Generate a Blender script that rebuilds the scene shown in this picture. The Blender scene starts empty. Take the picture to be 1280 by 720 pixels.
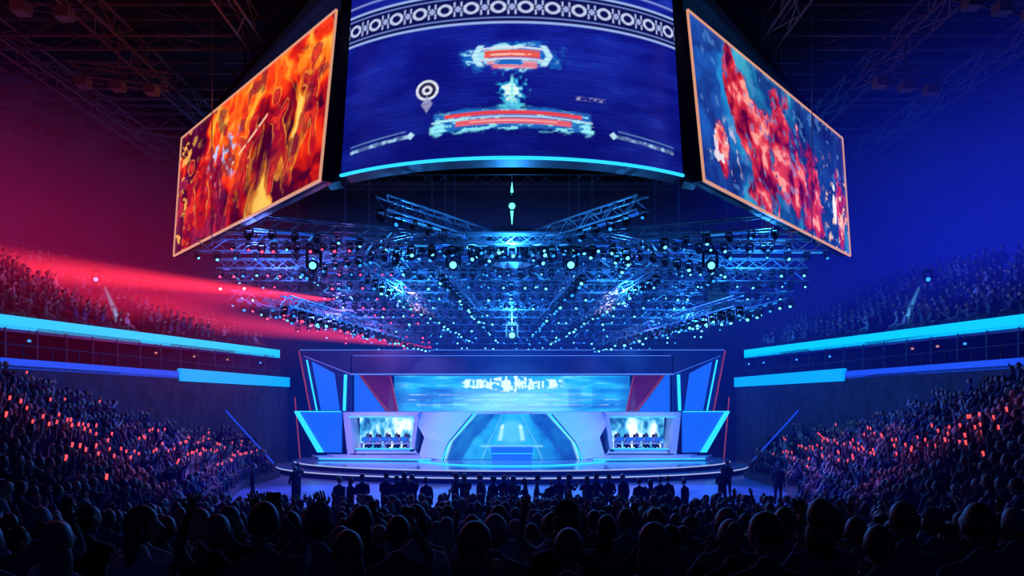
import bpy, bmesh, math, random
import numpy as np
from mathutils import Vector, Matrix
random.seed(7); np.random.seed(7)
scene = bpy.context.scene
scene.view_settings.view_transform = 'Standard'
COL = scene.collection

# ------------------------------------------------------------------ materials
def mat(name, col, rough=0.6, metal=0.0, emit=None, es=0.0, noise=0.0, nscale=8.0, sample=True, spec=0.5):
    m = bpy.data.materials.new(name); m.use_nodes = True
    nt = m.node_tree; b = nt.nodes['Principled BSDF']
    b.inputs['Base Color'].default_value = (*col, 1)
    b.inputs['Roughness'].default_value = rough
    b.inputs['Metallic'].default_value = metal
    b.inputs['Specular IOR Level'].default_value = spec
    if noise > 0:
        tc = nt.nodes.new('ShaderNodeTexCoord')
        n = nt.nodes.new('ShaderNodeTexNoise'); n.inputs['Scale'].default_value = nscale
        n.inputs['Detail'].default_value = 4
        r = nt.nodes.new('ShaderNodeValToRGB')
        r.color_ramp.elements[0].color = (*[c*(1-noise) for c in col], 1)
        r.color_ramp.elements[1].color = (*[min(1, c*(1+noise)) for c in col], 1)
        r.color_ramp.elements[0].position = .3; r.color_ramp.elements[1].position = .7
        nt.links.new(tc.outputs['Object'], n.inputs['Vector'])
        nt.links.new(n.outputs['Fac'], r.inputs['Fac'])
        nt.links.new(r.outputs['Color'], b.inputs['Base Color'])
    if emit:
        b.inputs['Emission Color'].default_value = (*emit, 1)
        b.inputs['Emission Strength'].default_value = es
        if not sample: m.cycles.emission_sampling = 'NONE'
    return m

def rndmat(name, stops, rough=0.8):
    m = bpy.data.materials.new(name); m.use_nodes = True
    nt = m.node_tree; b = nt.nodes['Principled BSDF']
    oi = nt.nodes.new('ShaderNodeObjectInfo'); r = nt.nodes.new('ShaderNodeValToRGB')
    r.color_ramp.interpolation = 'CONSTANT'
    e = r.color_ramp.elements
    e[0].position = 0; e[0].color = (*stops[0], 1)
    e[1].position = 1/len(stops); e[1].color = (*stops[1], 1)
    for i in range(2, len(stops)):
        x = e.new(i/len(stops)); x.color = (*stops[i], 1)
    nt.links.new(oi.outputs['Random'], r.inputs['Fac'])
    nt.links.new(r.outputs['Color'], b.inputs['Base Color'])
    b.inputs['Roughness'].default_value = rough
    return m

def ledmat(name, strength):
    m = bpy.data.materials.new(name); m.use_nodes = True
    nt = m.node_tree; b = nt.nodes['Principled BSDF']
    a = nt.nodes.new('ShaderNodeAttribute'); a.attribute_name = 'led'
    b.inputs['Base Color'].default_value = (.01, .01, .01, 1)
    b.inputs['Roughness'].default_value = .4
    nt.links.new(a.outputs['Color'], b.inputs['Emission Color'])
    b.inputs['Emission Strength'].default_value = strength
    return m

M_black = mat('black_metal', (.012, .012, .016), .5, .3, noise=.3)
M_truss = mat('truss_aluminium', (.28, .38, .50), .38, .6, noise=.2)
M_dark = mat('dark_concrete', (.035, .035, .06), .85, noise=.4, nscale=1.5)
M_wall = mat('wall_paint', (.10, .09, .13), .9, noise=.25, nscale=.25)
M_ceil = mat('ceiling_black', (.015, .015, .02), .9, noise=.4, nscale=.4)
M_floor = mat('arena_floor', (.14, .18, .40), .3, noise=.3, nscale=.8)
M_stage = mat('stage_gloss', (.30, .38, .62), .12, noise=.12, nscale=.6)
M_white = mat('stage_white', (.68, .70, .94), .35, noise=.05, nscale=.5)
M_navy = mat('stage_navy', (.012, .025, .13), .35, noise=.3, nscale=.7)
M_redp = mat('stage_red_panel', (.20, .03, .08), .4, noise=.4, nscale=.6, emit=(.25,.01,.05), es=.22)
M_cyan = mat('led_cyan', (.02, .1, .1), emit=(.02, .50, 1.0), es=1.6)
M_ribbon = mat('led_ribbon_cyan', (.02, .1, .1), emit=(.0, .48, .92), es=1.25)
M_ribbon2 = mat('led_ribbon_blue', (.02, .02, .1), emit=(.01, .08, .9), es=.85)
M_ribbon3 = mat('led_ribbon_azure', (.02, .02, .1), emit=(.0, .34, .95), es=1.15)
M_orange = mat('led_orange', (.1, .02, .01), emit=(.9, .10, .09), es=.28)
M_frame = mat('led_warm_edge', (.2, .1, .05), emit=(1, .45, .28), es=.7)
M_pinkrim = mat('led_rim_pink', (.3, .2, .3), emit=(.5, .6, 1), es=.7)
M_dim = mat('led_dim_violet', (.05, .03, .1), emit=(.10, .28, .95), es=.8)
M_lens = mat('lens_cyan', (.1, .1, .1), emit=(.12, .60, 1), es=2.6, sample=False)
M_lensb = mat('lens_blue', (.1, .1, .1), emit=(.02, .24, 1), es=2.0, sample=False)
M_lensr = mat('lens_red', (.1, .1, .1), emit=(1, .05, .16), es=2.2, sample=False)
M_lensg = mat('lens_green', (.1, .1, .1), emit=(.12, 1, .7), es=2.2, sample=False)
M_lensoff = mat('lens_glass', (.04, .05, .08), .1, noise=.1)
M_batten = mat('led_batten_blue', (.02, .05, .1), emit=(.03, .36, 1), es=.75, sample=False)
M_batten2 = mat('led_batten_deep', (.02, .05, .1), emit=(.01, .12, .9), es=.7, sample=False)
M_stick = mat('added_stick_red', (.2, .02, .02), emit=(1, .07, .08), es=1.7, sample=False)  # glowing sticks added to stand in for red-lit faces in the crowd
M_amber = mat('lamp_amber', (.2, .1, .05), emit=(1, .35, .25), es=.6, sample=False)
M_skin = rndmat('skin', [(.55, .33, .24), (.40, .23, .15), (.62, .40, .30), (.22, .12, .08)], .6)
M_hair = rndmat('hair', [(.03, .02, .02), (.06, .04, .03), (.12, .08, .05), (.04, .04, .05), (.35, .25, .16), (.20,.2,.22)], .5)
M_cloth = rndmat('cloth', [(.03, .03, .04), (.07, .07, .12), (.16, .16, .18), (.04, .04, .15), (.40, .40, .44), (.12, .03, .04), (.07, .1, .14)], .85)
M_pants = rndmat('trousers', [(.02, .02, .03), (.03, .04, .09), (.06, .06, .06)], .85)
M_seat = mat('seat_plastic', (.03, .035, .07), .5, noise=.3)
M_jersey = mat('player_jersey', (.5, .55, .7), .7, noise=.2)
M_blackcloth = mat('silhouette_cloth', (.008, .008, .014), .95, noise=.3)  # backlit silhouette put into the colour: near-black cloth for the standing row

# ------------------------------------------------------------------ mesh builder
class MB:
    def __init__(s): s.v=[]; s.f=[]; s.m=[]
    def add(s, vs, fs, mi=0):
        o = len(s.v); s.v += [tuple(v) for v in vs]
        s.f += [tuple(o+i for i in f) for f in fs]; s.m += [mi]*len(fs)
    def box(s, a, b, mi=0):
        x0,y0,z0=a; x1,y1,z1=b
        s.add([(x0,y0,z0),(x1,y0,z0),(x1,y1,z0),(x0,y1,z0),(x0,y0,z1),(x1,y0,z1),(x1,y1,z1),(x0,y1,z1)],
              [(0,3,2,1),(4,5,6,7),(0,1,5,4),(1,2,6,5),(2,3,7,6),(3,0,4,7)], mi)
    def prism(s, p, q, r, mi=0, n=4, r2=None, cap=True):
        p=Vector(p); q=Vector(q); d=q-p
        if d.length<1e-6: return
        d.normalize(); u=d.cross(Vector((0,0,1)))
        if u.length<1e-3: u=Vector((1,0,0))
        u.normalize(); w=d.cross(u); r2 = r if r2 is None else r2
        vs=[]
        for c,rr in((p,r),(q,r2)):
            for i in range(n):
                a=2*math.pi*(i+.5)/n; vs.append(c+(u*math.cos(a)+w*math.sin(a))*rr)
        fs=[(i,(i+1)%n,n+(i+1)%n,n+i) for i in range(n)]
        if cap: fs += [tuple(range(n-1,-1,-1)), tuple(range(n,2*n))]
        s.add(vs, fs, mi)
    def panel(s, pts, off, mi=0):
        off=Vector(off); n=len(pts); pts=[Vector(p) for p in pts]
        vs=pts+[p+off for p in pts]
        fs=[tuple(range(n)), tuple(range(2*n-1,n-1,-1))]+[(i,(i+1)%n,n+(i+1)%n,n+i) for i in range(n)]
        s.add(vs, fs, mi)
    def truss(s, p, q, w=.45, r=.03, mi=0, bay=None):
        p=Vector(p); q=Vector(q); d=q-p; L=d.length; d.normalize()
        u=d.cross(Vector((0,0,1)))
        if u.length<1e-3: u=Vector((1,0,0))
        u.normalize(); v=u.cross(d)
        cs=[(u+v)*w/2,(u-v)*w/2,(-u-v)*w/2,(-u+v)*w/2]
        for c in cs: s.prism(p+c,q+c,r,mi)
        n=max(1,int(L/(bay or w*1.3)))
        for i in range(n):
            a=p+d*L*i/n; b=p+d*L*(i+1)/n
            for k in range(4):
                c0,c1=cs[k],cs[(k+1)%4]
                s.prism(a+c0,b+c1,r*.6,mi,3,cap=False) if i%2==0 else s.prism(a+c1,b+c0,r*.6,mi,3,cap=False)
    def ring(s, c, rad, w=.4, r=.03, mi=0, n=28, a0=0, a1=2*math.pi):
        c=Vector(c)
        P=[c+Vector((math.cos(a0+(a1-a0)*i/n)*rad, math.sin(a0+(a1-a0)*i/n)*rad,0)) for i in range(n+1)]
        for i in range(n): s.truss(P[i],P[i+1],w,r,mi)
    def build(s, name, mats, smooth=False, parent=None, link=True):
        me=bpy.data.meshes.new(name); me.from_pydata(s.v,[],s.f)
        for m in mats: me.materials.append(m)
        me.polygons.foreach_set('material_index', s.m)
        if smooth: me.polygons.foreach_set('use_smooth',[True]*len(s.f))
        me.update(); o=bpy.data.objects.new(name,me)
        if link: COL.objects.link(o)
        if parent: o.parent=parent
        return o
def empty(name):
    e=bpy.data.objects.new(name,None); COL.objects.link(e); return e

# ------------------------------------------------------------------ numpy noise + LED screens
def vnoise(x,y,seed):
    g=np.random.RandomState(seed).rand(64,64)
    xi=np.floor(x).astype(int); yi=np.floor(y).astype(int); fx=x-xi; fy=y-yi
    fx=fx*fx*(3-2*fx); fy=fy*fy*(3-2*fy)
    a=g[xi%64,yi%64]; b=g[(xi+1)%64,yi%64]; c=g[xi%64,(yi+1)%64]; d=g[(xi+1)%64,(yi+1)%64]
    return (a*(1-fx)+b*fx)*(1-fy)+(c*(1-fx)+d*fx)*fy
def fbm(x,y,seed,o=4):
    t=0; a=.5; s=0
    for i in range(o): t=t+a*vnoise(x*2**i,y*2**i,seed+i); s+=a; a*=.55
    return t/s
def ramp(t,stops):
    xs=[p for p,_ in stops]
    return np.stack([np.interp(t,xs,[c[k] for _,c in stops]) for k in range(3)],-1)
def blend(c,mask,col):
    mask=np.clip(mask,0,1)[...,None]; return c*(1-mask)+np.array(col)*mask
def sm(x,e0,e1):
    t=np.clip((x-e0)/(e1-e0+1e-9),0,1); return t*t*(3-2*t)
def boxm(x,y,x0,x1,y0,y1,s=.05):
    return sm(x,x0-s,x0+s)*(1-sm(x,x1-s,x1+s))*sm(y,y0-s,y0+s)*(1-sm(y,y1-s,y1+s))

def led(name, pos, col, nx, ny, material, parent=None, back=None):
    u,v=np.meshgrid(np.linspace(0,1,nx+1),np.linspace(0,1,ny+1),indexing='ij')
    P=pos(u,v).reshape(-1,3); C=np.clip(col(u,v),0,3).reshape(-1,3)
    idx=np.arange((nx+1)*(ny+1)).reshape(nx+1,ny+1)
    F=np.stack([idx[:-1,:-1],idx[1:,:-1],idx[1:,1:],idx[:-1,1:]],-1).reshape(-1,4)
    me=bpy.data.meshes.new(name); me.from_pydata(P.tolist(),[],F.tolist())
    at=me.color_attributes.new('led','FLOAT_COLOR','POINT')
    at.data.foreach_set('color', np.concatenate([C,np.ones((len(C),1))],1).ravel())
    me.materials.append(material); me.update()
    o=bpy.data.objects.new(name,me); COL.objects.link(o)
    if parent: o.parent=parent
    return o
M_led=ledmat('led_panel',1.08); M_led2=ledmat('led_panel_stage',1.15)

# ---- curved central screen (metres: s across, h up)
CW=6.85; R=11.2
def cpos(u,v,off=0.0):
    a=(u-.5)*2*math.asin(CW/R)
    x=np.sin(a)*(R+off)
    y=29.7+(R-(R+off)*np.cos(a))
    return np.stack([x, y+v*2.45, 13.9+v*9.0],-1)
def ccol(u,v):
    s=(u-.5)*2*CW; h=v*9.0
    n=fbm(s*.35+5,h*.5,3); n2=fbm(s*.6,h*2.5,9)
    c=ramp(n*.6+n2*.4,[(0,(.002,.002,.12)),(.45,(.004,.007,.22)),(.65,(.008,.018,.33)),(1,(.02,.08,.55))])
    c=c*(.8+.3*sm(h,0,5))[...,None]
    o=.32
    c=blend(c,boxm(s,h,-8,8,5.35+o,6.85+o,.04),(.004,.006,.09))
    for hh in (5.4+o,6.8+o): c=blend(c,boxm(s,h,-8,8,hh-.05,hh+.05,.03),(.35,.5,.95))
    for hh in (5.62+o,6.58+o): c=blend(c,boxm(s,h,-8,8,hh-.03,hh+.03,.03)*.8,(.2,.3,.8))
    hb=h-6.1-o
    p=np.mod(s,1.0)-.5; d=np.sqrt((p*1.0)**2+(hb*1.1)**2)
    c=blend(c,(sm(d,.16,.2)-sm(d,.28,.32))*.9,(.6,.7,1))
    p2=np.mod(s+.5,1.0)-.5; d2=np.abs(p2)+np.abs(hb)
    c=blend(c,(1-sm(d2,.12,.18))*.8,(.45,.55,1)); c=blend(c,boxm(np.abs(p2),np.abs(hb),.1,.16,.1,.33,.03),(.5,.6,1))
    c=blend(c,boxm(s,h,-8,8,7.5,7.6,.03)*.7,(.3,.4,.9))
    # emblem
    ex=s; ey=h-4.25
    w=fbm(s*3.2,h*3.2,21); w2=fbm(s*1.8+7,h*5,23)
    d=np.sqrt((ex/1.65)**2+(ey/.6)**2)+ (w-.5)*1.1
    c=blend(c,(1-sm(d,.8,1.25))*.9,(.01,.16,.62))
    c=blend(c,(sm(w2,.46,.54))*(1-sm(d,.8,1.0)),(.35,.80,.95))
    c=blend(c,(1-sm(np.abs(np.abs(ex)-1.35+.5*np.abs(ey)),.08,.16))*(1-sm(np.abs(ey),.4,.5)),(.5,.85,1))
    arc=ey+.06*ex*ex
    c=blend(c,boxm(ex,arc,-1.0,1.0,-.06,.26,.05),(.85,.10,.08))
    c=blend(c,boxm(ex,arc,-.8,.8,.02,.10,.03)*sm(w,.4,.5),(1,.55,.45))
    c=blend(c,boxm(ex,arc,-1.1,1.1,.32,.40,.03),(.8,.85,.95))
    c=blend(c,boxm(ex,arc,-1.15,1.15,-.16,-.10,.03),(.8,.8,.95))
    c=blend(c,boxm(ex,ey,-.9,.9,-.55,-.25,.08)*sm(w2,.48,.55),(.8,.22,.3))
    # centre figure
    w3=fbm(s*6,h*6,31)
    d=np.sqrt((ex/.42)**2+((h-2.75)/.5)**2)+(w3-.5)*2.0
    c=blend(c,(1-sm(d,.7,1.2)),(.02,.4,.75)); c=blend(c,(1-sm(d,.4,.7)),(.75,1,.95))
    c=blend(c,(1-sm(np.abs(ex),.03,.07))*boxm(s,h,-.3,.3,1.9,3.3,.2),(.3,.9,.9))
    d=np.sqrt((ex/.45)**2+((h-2.05)/.18)**2)+(w3-.5)*1.6; c=blend(c,(1-sm(d,.6,1.2))*.8,(.1,.7,.9))
    # round icon
    d=np.sqrt((s+3.1)**2+(h-2.95)**2)
    c=blend(c,1-sm(d,.42,.46),(.75,.8,.9)); c=blend(c,(1-sm(d,.32,.36)),(.02,.02,.08)); c=blend(c,(sm(d,.08,.12)-sm(d,.18,.22)),(.8,.8,.9))
    c=blend(c,(1-sm(np.abs(s+3.1)+.6*np.abs(h-2.35),.18,.26))*.7,(.4,.4,.65))
    # lower bar
    w4=fbm(s*3.0,h*7,41)
    hc_=h+.02*s*s
    d=boxm(s,hc_+.35*(w4-.5),-2.8,2.8,1.15,2.0,.1)
    c=blend(c,d*.85,(.02,.18,.62)); c=blend(c,d*sm(w4,.52,.58),(.25,.8,.9))
    c=blend(c,boxm(s,hc_,-2.4,2.5,1.74,1.90,.03),(.85,.06,.08))
    c=blend(c,boxm(s,hc_,-2.0,2.1,1.36,1.58,.04),(.85,.12,.16))
    c=blend(c,boxm(s,hc_,-1.5,1.6,1.46,1.50,.02),(1,.6,.6))
    c=blend(c,boxm(s,hc_,-2.9,2.9,1.63,1.68,.02),(.6,.85,1))
    c=blend(c,boxm(np.abs(s),hc_,2.4,2.95,1.2,1.5,.06)*sm(w4,.4,.5),(.3,.85,1))
    for sg in (-1,1):
        q=s*sg; yy=h-(1.25-.1*(q-4)) 
        m=boxm(q,yy,3.7,6.4,-.28,-.14,.04)
        c=blend(c,m*(.2+.75*sm(fbm(s*6,h*6,51),.42,.6)),(.4,.7,.95))
        c=blend(c,boxm(q,yy,3.9,6.4,.0,.05,.03)*.6,(.2,.4,.8))
        c=blend(c,(1-sm(np.abs(q-3.7)+np.abs(yy+.2),.12,.2)),(.5,.8,1))
    c=blend(c,boxm(s,h,2.3,3.4,2.45,2.58,.04)*.8*sm(fbm(s*8,h*8,5),.4,.6),(.5,.45,.7))
    c=c*(.9+.1*np.sin(h*34))[...,None]
    return c
jumbo=empty('center_hung_video_board')
led('curved_screen',cpos,ccol,420,260,M_led,jumbo)

LW,LH=19.6,8.0
def sidepos(sg):
    out=np.array([[-19.4,45.9,13.2],[-7.3,30.4,13.2],[-19.4,47.0,20.3],[-7.3,33.3,21.1]])
    def f(u,v):
        if sg>0: u=1-u
        u=u[...,None]; v=v[...,None]
        p=(out[0]*(1-u)+out[1]*u)*(1-v)+(out[2]*(1-u)+out[3]*u)*v
        if sg>0: p=p*np.array([-1,1,1])
        return p
    return f
def lcol(u,v):
    x=u*LW; y=v*LH
    wx=fbm(x*.25,y*.25,61)*3; wy=fbm(x*.25+9,y*.25,62)*3
    n=fbm(x*.22+wx,y*.22+wy,63,5); n=np.clip((n-.5)*2.4+.40+.26*(u-.5)+.18*(v-.4),0,1)
    c=ramp(n,[(0,(.05,.0,.02)),(.22,(.28,.002,.012)),(.45,(.72,.012,.008)),(.66,(.95,.05,.008)),(.85,(1,.19,.012)),(1,(1,.40,.04))])
    fl=fbm(x*.7+wx*1.2,y*.28-x*.1,65,4); c=blend(c,sm(fl,.55,.68)*sm(u,.35,.8)*.8,(1,.26,.015)); c=blend(c,sm(fl,.67,.75)*sm(u,.45,.75),(1,.62,.12))
    for cx,cy,rx,ry,tl in ((14.6,3.6,1.2,3.0,.25),(10.6,3.4,1.5,2.6,-.4),(6.2,3.0,1.5,3.0,.3),(17.8,4.4,1.0,3.0,-.1),(2.4,3.2,1.2,2.8,.1)):
        X=x-cx+tl*(y-cy); Yv=y-cy
        body=np.sqrt((X/(rx*.62))**2+((Yv+.2)/(ry*.62))**2)
        head=np.sqrt((X/.5)**2+((Yv-ry*.75)/.55)**2)
        arm=np.abs(Yv-ry*.25-.5*np.abs(X))/.38+sm(np.abs(X),rx*.9,rx*1.6)*4
        leg=np.abs(np.abs(X)-.35-.25*np.clip(-Yv,0,9))/.34+sm(Yv,-.6,0)*4+sm(-Yv,ry*.95,ry*1.1)*4
        d=np.minimum(np.minimum(body,head),np.minimum(arm,leg))+(fbm(x*1.1,y*1.1,70)-.5)*1.4
        c=blend(c,(1-sm(d,.9,1.0))*.8,(.42,.005,.02)); 
        c=blend(c,(sm(d,.82,.92)-sm(d,1.0,1.12))*.6*sm(fbm(x,y,77),.4,.55),(1,.34,.05))
        c=blend(c,(1-sm(d,.45,.6))*sm(fbm(x*2,y*2,78),.5,.6)*.7,(.90,.04,.02))
    b=sm(fbm(x*.45+wy,y*.45,67),.52,.60)*(1-sm(u,.55,.8)); c=blend(c,b*.5,(.18,.01,.09))
    k=sm(fbm(x*1.6,y*1.6,71),.56,.62)*(1-sm(np.abs(u-.38),.06,.14))*(1-sm(np.abs(v-.55),.1,.22)); c=blend(c,k,(.50,.55,.90))
    k=1-sm(fbm(x*.9+3,y*1.1,80),.34,.42); c=blend(c,k*.7,(.10,.0,.03))
    sw=np.abs(y-4.4-.35*(x-11))/.11+sm(np.abs(x-11),2.0,2.6)*5; c=blend(c,(1-sm(sw,.6,1.1))*sm(fbm(x*2,y*2,81),.4,.5)*.8,(1,.6,.4))
    k=sm(fbm(x*1.2,y*2,73),.60,.68)*(1-sm(u,.05,.22)); c=blend(c,k,(.95,.42,.08))
    return c
def rcol(u,v):
    x=u*LW; y=v*LH
    wx=fbm(x*.4,y*.4,81)*2.2; wy=fbm(x*.4+9,y*.4,82)*2.2
    n=fbm(x*.3+wx*.6,y*.3+wy*.6,83)
    bg=ramp(np.clip((n-.5)*2+.5,0,1),[(0,(.004,.015,.13)),(.4,(.008,.06,.30)),(.7,(.012,.22,.52)),(1,(.06,.48,.66))])
    bg=bg*(.8+.8*(1-sm(u,.0,.35)))[...,None]
    m=fbm(x*.75+wx,y*.65+wy,86,5)
    red=ramp(np.clip((fbm(x*1.1+wy,y*1.1,87)-.5)*2.4+.5,0,1),[(0,(.10,.0,.04)),(.4,(.52,.012,.04)),(.75,(.78,.05,.08)),(1,(1,.35,.30))])
    shape=np.full(x.shape,9.)
    for cx,cy,rx,ry in ((4.6,5.4,1.6,2.5),(6.3,3.2,1.9,3.4),(9.5,4.6,1.9,2.6),(11.3,2.4,2.1,2.2),(14.0,2.6,1.4,2.4),(18.3,3.1,.8,2.0),(2.1,1.8,.9,1.6)):
        shape=np.minimum(shape,np.sqrt(((x-cx)/rx)**2+((y-cy)/ry)**2))
    shape=shape+(m-.5)*2.0
    k=1-sm(shape,.82,.9)
    c=bg*(1-k[...,None])+red*k[...,None]
    c=blend(c,(sm(shape,.84,.88)-sm(shape,.93,1.0))*.5,(.2,.0,.12))
    k=sm(fbm(x*1.9+5,y*1.9,95),.64,.68)*.5; c=blend(c,k,(.08,.25,.6))
    k=sm(fbm(x*1.7,y*1.7,91),.62,.7)*(1-sm(np.abs(u-.9),.06,.14))*(1-sm(v,.5,.8)); c=blend(c,k,(1,.6,.35))
    d=np.minimum(np.sqrt(((x-17.2)/.35)**2+((y-2.6)/1.1)**2),np.sqrt(((x-17.3)/.22)**2+((y-4.0)/.28)**2)); c=blend(c,1-sm(d+.5*(m-.5),.8,1.0),(.9,.85,.85))
    k=sm(fbm(x*1.9,y*1.3,92),.66,.7)*(1-sm(np.abs(u-.12),.04,.10))*(1-sm(v,.3,.5)); c=blend(c,k,(.8,.7,.8))
    return c*.95
led('left_screen_face',sidepos(-1),lcol,420,180,M_led,jumbo)
led('right_screen_face',sidepos(1),rcol,420,180,M_led,jumbo)
fr=MB()
for sg in (-1,1):
    f=sidepos(sg); g=lambda a,b:Vector([float(t) for t in f(np.array(a*1.),np.array(b*1.))])
    cs=[g(0,0),g(1,0),g(1,1),g(0,1)]
    for i in range(4): fr.prism(cs[i],cs[(i+1)%4],.065,0)
    nrm=Vector((sg*.8,-.62,0)); 
    NS=14
    for t in range(NS):
        e=[g(t/NS,0),g((t+1)/NS,0),g((t+1)/NS,1),g(t/NS,1)]
        fr.panel([c-nrm*.22 for c in e],-nrm*.35,1)
    for i in range(4):
        a=cs[i];b=cs[(i+1)%4]; fr.add([a,b,b-nrm*.3,a-nrm*.3],[(0,1,2,3)],1)
N=40
for i in range(N):
    us=[i/N,(i+1)/N]
    a,b=[Vector([float(t) for t in cpos(np.array(q),np.array(0.),.02)]) for q in us]
    a.z-=.06; b.z-=.06; fr.prism(a,b,.07,2)
    a2,b2=[Vector([float(t) for t in cpos(np.array(q),np.array(1.),-.2)]) for q in us]
    a1,b1=[Vector([float(t) for t in cpos(np.array(q),np.array(0.),-.2)]) for q in us]
    fr.panel([a1,b1,b2,a2],(0,1.2,0),1)
for sg in (-1,1):
    fr.panel([(sg*6.98,32.3,13.7),(sg*7.35,31.6,13.4),(sg*7.35,34.6,22.4),(sg*6.98,34.9,22.9)],(sg*.02,1.0,0),1)
    for zz in (15.5,18,20.5): fr.truss((sg*7,34.5+(zz-14)*.3,zz),(sg*14,43.5,zz),.5,.04,1)
for t in range(4):
    for sg in(-1,1): fr.prism((sg*(3+t*4),36+t*3,22),(sg*(3+t*4),36+t*3,26.9),.05,1)
fr.panel([(-7,33,22.9),(7,33,22.9),(19,47.6,20.6),(-19,47.6,20.6)],(0,0,.4),1)
fr.panel([(-6.5,34.5,14.6),(6.5,34.5,14.6),(6.5,36.5,22.8),(-6.5,36.5,22.8)],(0,.1,0),1)
fr.build('screen_frames',[M_frame,M_black,M_cyan],parent=jumbo)

# ------------------------------------------------------------------ shell
sh=MB(); sh.box((-45,-6,-.3),(45,90,0)); sh.build('floor',[M_floor])
sh=MB(); sh.box((-45,-6,27),(45,90,27.4)); sh.build('ceiling',[M_ceil])
for sg,nm in((-1,'wall_left'),(1,'wall_right')):
    w=MB(); P=[(42,-6),(40,20),(36,45),(30,66),(22,80)]
    for (x0,y0),(x1,y1) in zip(P,P[1:]):
        w.panel([(sg*x0,y0,0),(sg*x1,y1,0),(sg*x1,y1,27),(sg*x0,y0,27)],(sg*.5,.2,0))
    w.build(nm,[M_wall])
w=MB(); w.box((-24,80,0),(24,80.5,27)); w.build('wall_back',[M_wall])

# ------------------------------------------------------------------ seating bowl
def wY(Y): return 10+(min(Y,44)-22)*.222
def xw(Y): return 20-.11*(Y-31)
SL=.60; ST=.8
def zr(Y): return .10*max(0,28-Y)+.045*max(0,12-Y)
pts=[]
bowl=MB()
Y=4.0
while Y<50:
    Y1=Y+.9; ym=Y+.45; z=zr(ym)
    if Y<27: bowl.panel([(-wY(Y),Y,-.05),(wY(Y),Y,-.05),(wY(Y1),Y1,-.05),(-wY(Y1),Y1,-.05)],(0,0,z+.06))
    for sg in(-1,1):
        j=0
        while wY(ym)+ST*j < xw(ym)-.6:
            a,b=ST*j,ST*(j+1); zz=z+SL*ST*(j+1)
            bowl.panel([(sg*(wY(Y)+a),Y,-.05),(sg*(wY(Y)+b),Y,-.05),(sg*(wY(Y1)+b),Y1,-.05),(sg*(wY(Y1)+a),Y1,-.05)],(0,0,zz+.05))
            j+=1
    Y=Y1
Y=4.9
while Y<26.0:
    hw=min(wY(Y)-.3,.66*Y+1.5); x=-hw+random.random()*.3
    while x<hw:
        if random.random()<.90 and abs(abs(x)-5.2)>.4:
            pts.append((x+random.uniform(-.1,.1),Y+random.uniform(-.15,.15),zr(4+.9*math.floor((Y-4)/.9)+.45)+.01,random.gauss(0,.22)))
        x+=.62
    Y+=.9
for sg in(-1,1):
    Y=9.2; k=0
    while Y<49.5:
        j=0
        while wY(Y)+ST*j < xw(Y)-.6:
            X=wY(Y)+ST*(j+.5)
            if X<.66*Y+1.5 and random.random()<.92 and (k%16)not in(0,1):
                yc=4+.9*math.floor((Y-4)/.9)+.45
                ang=math.atan2(sg*X,54-Y)
                pts.append((sg*X,Y+random.uniform(-.05,.05),zr(yc)+SL*ST*(j+1)+.01,ang+random.gauss(0,.2)))
            j+=1
        Y+=.6; k+=1
bowl.build('lower_seating_bowl',[M_dark])
def xu(Y): return 23-.233*(Y-36)
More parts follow.
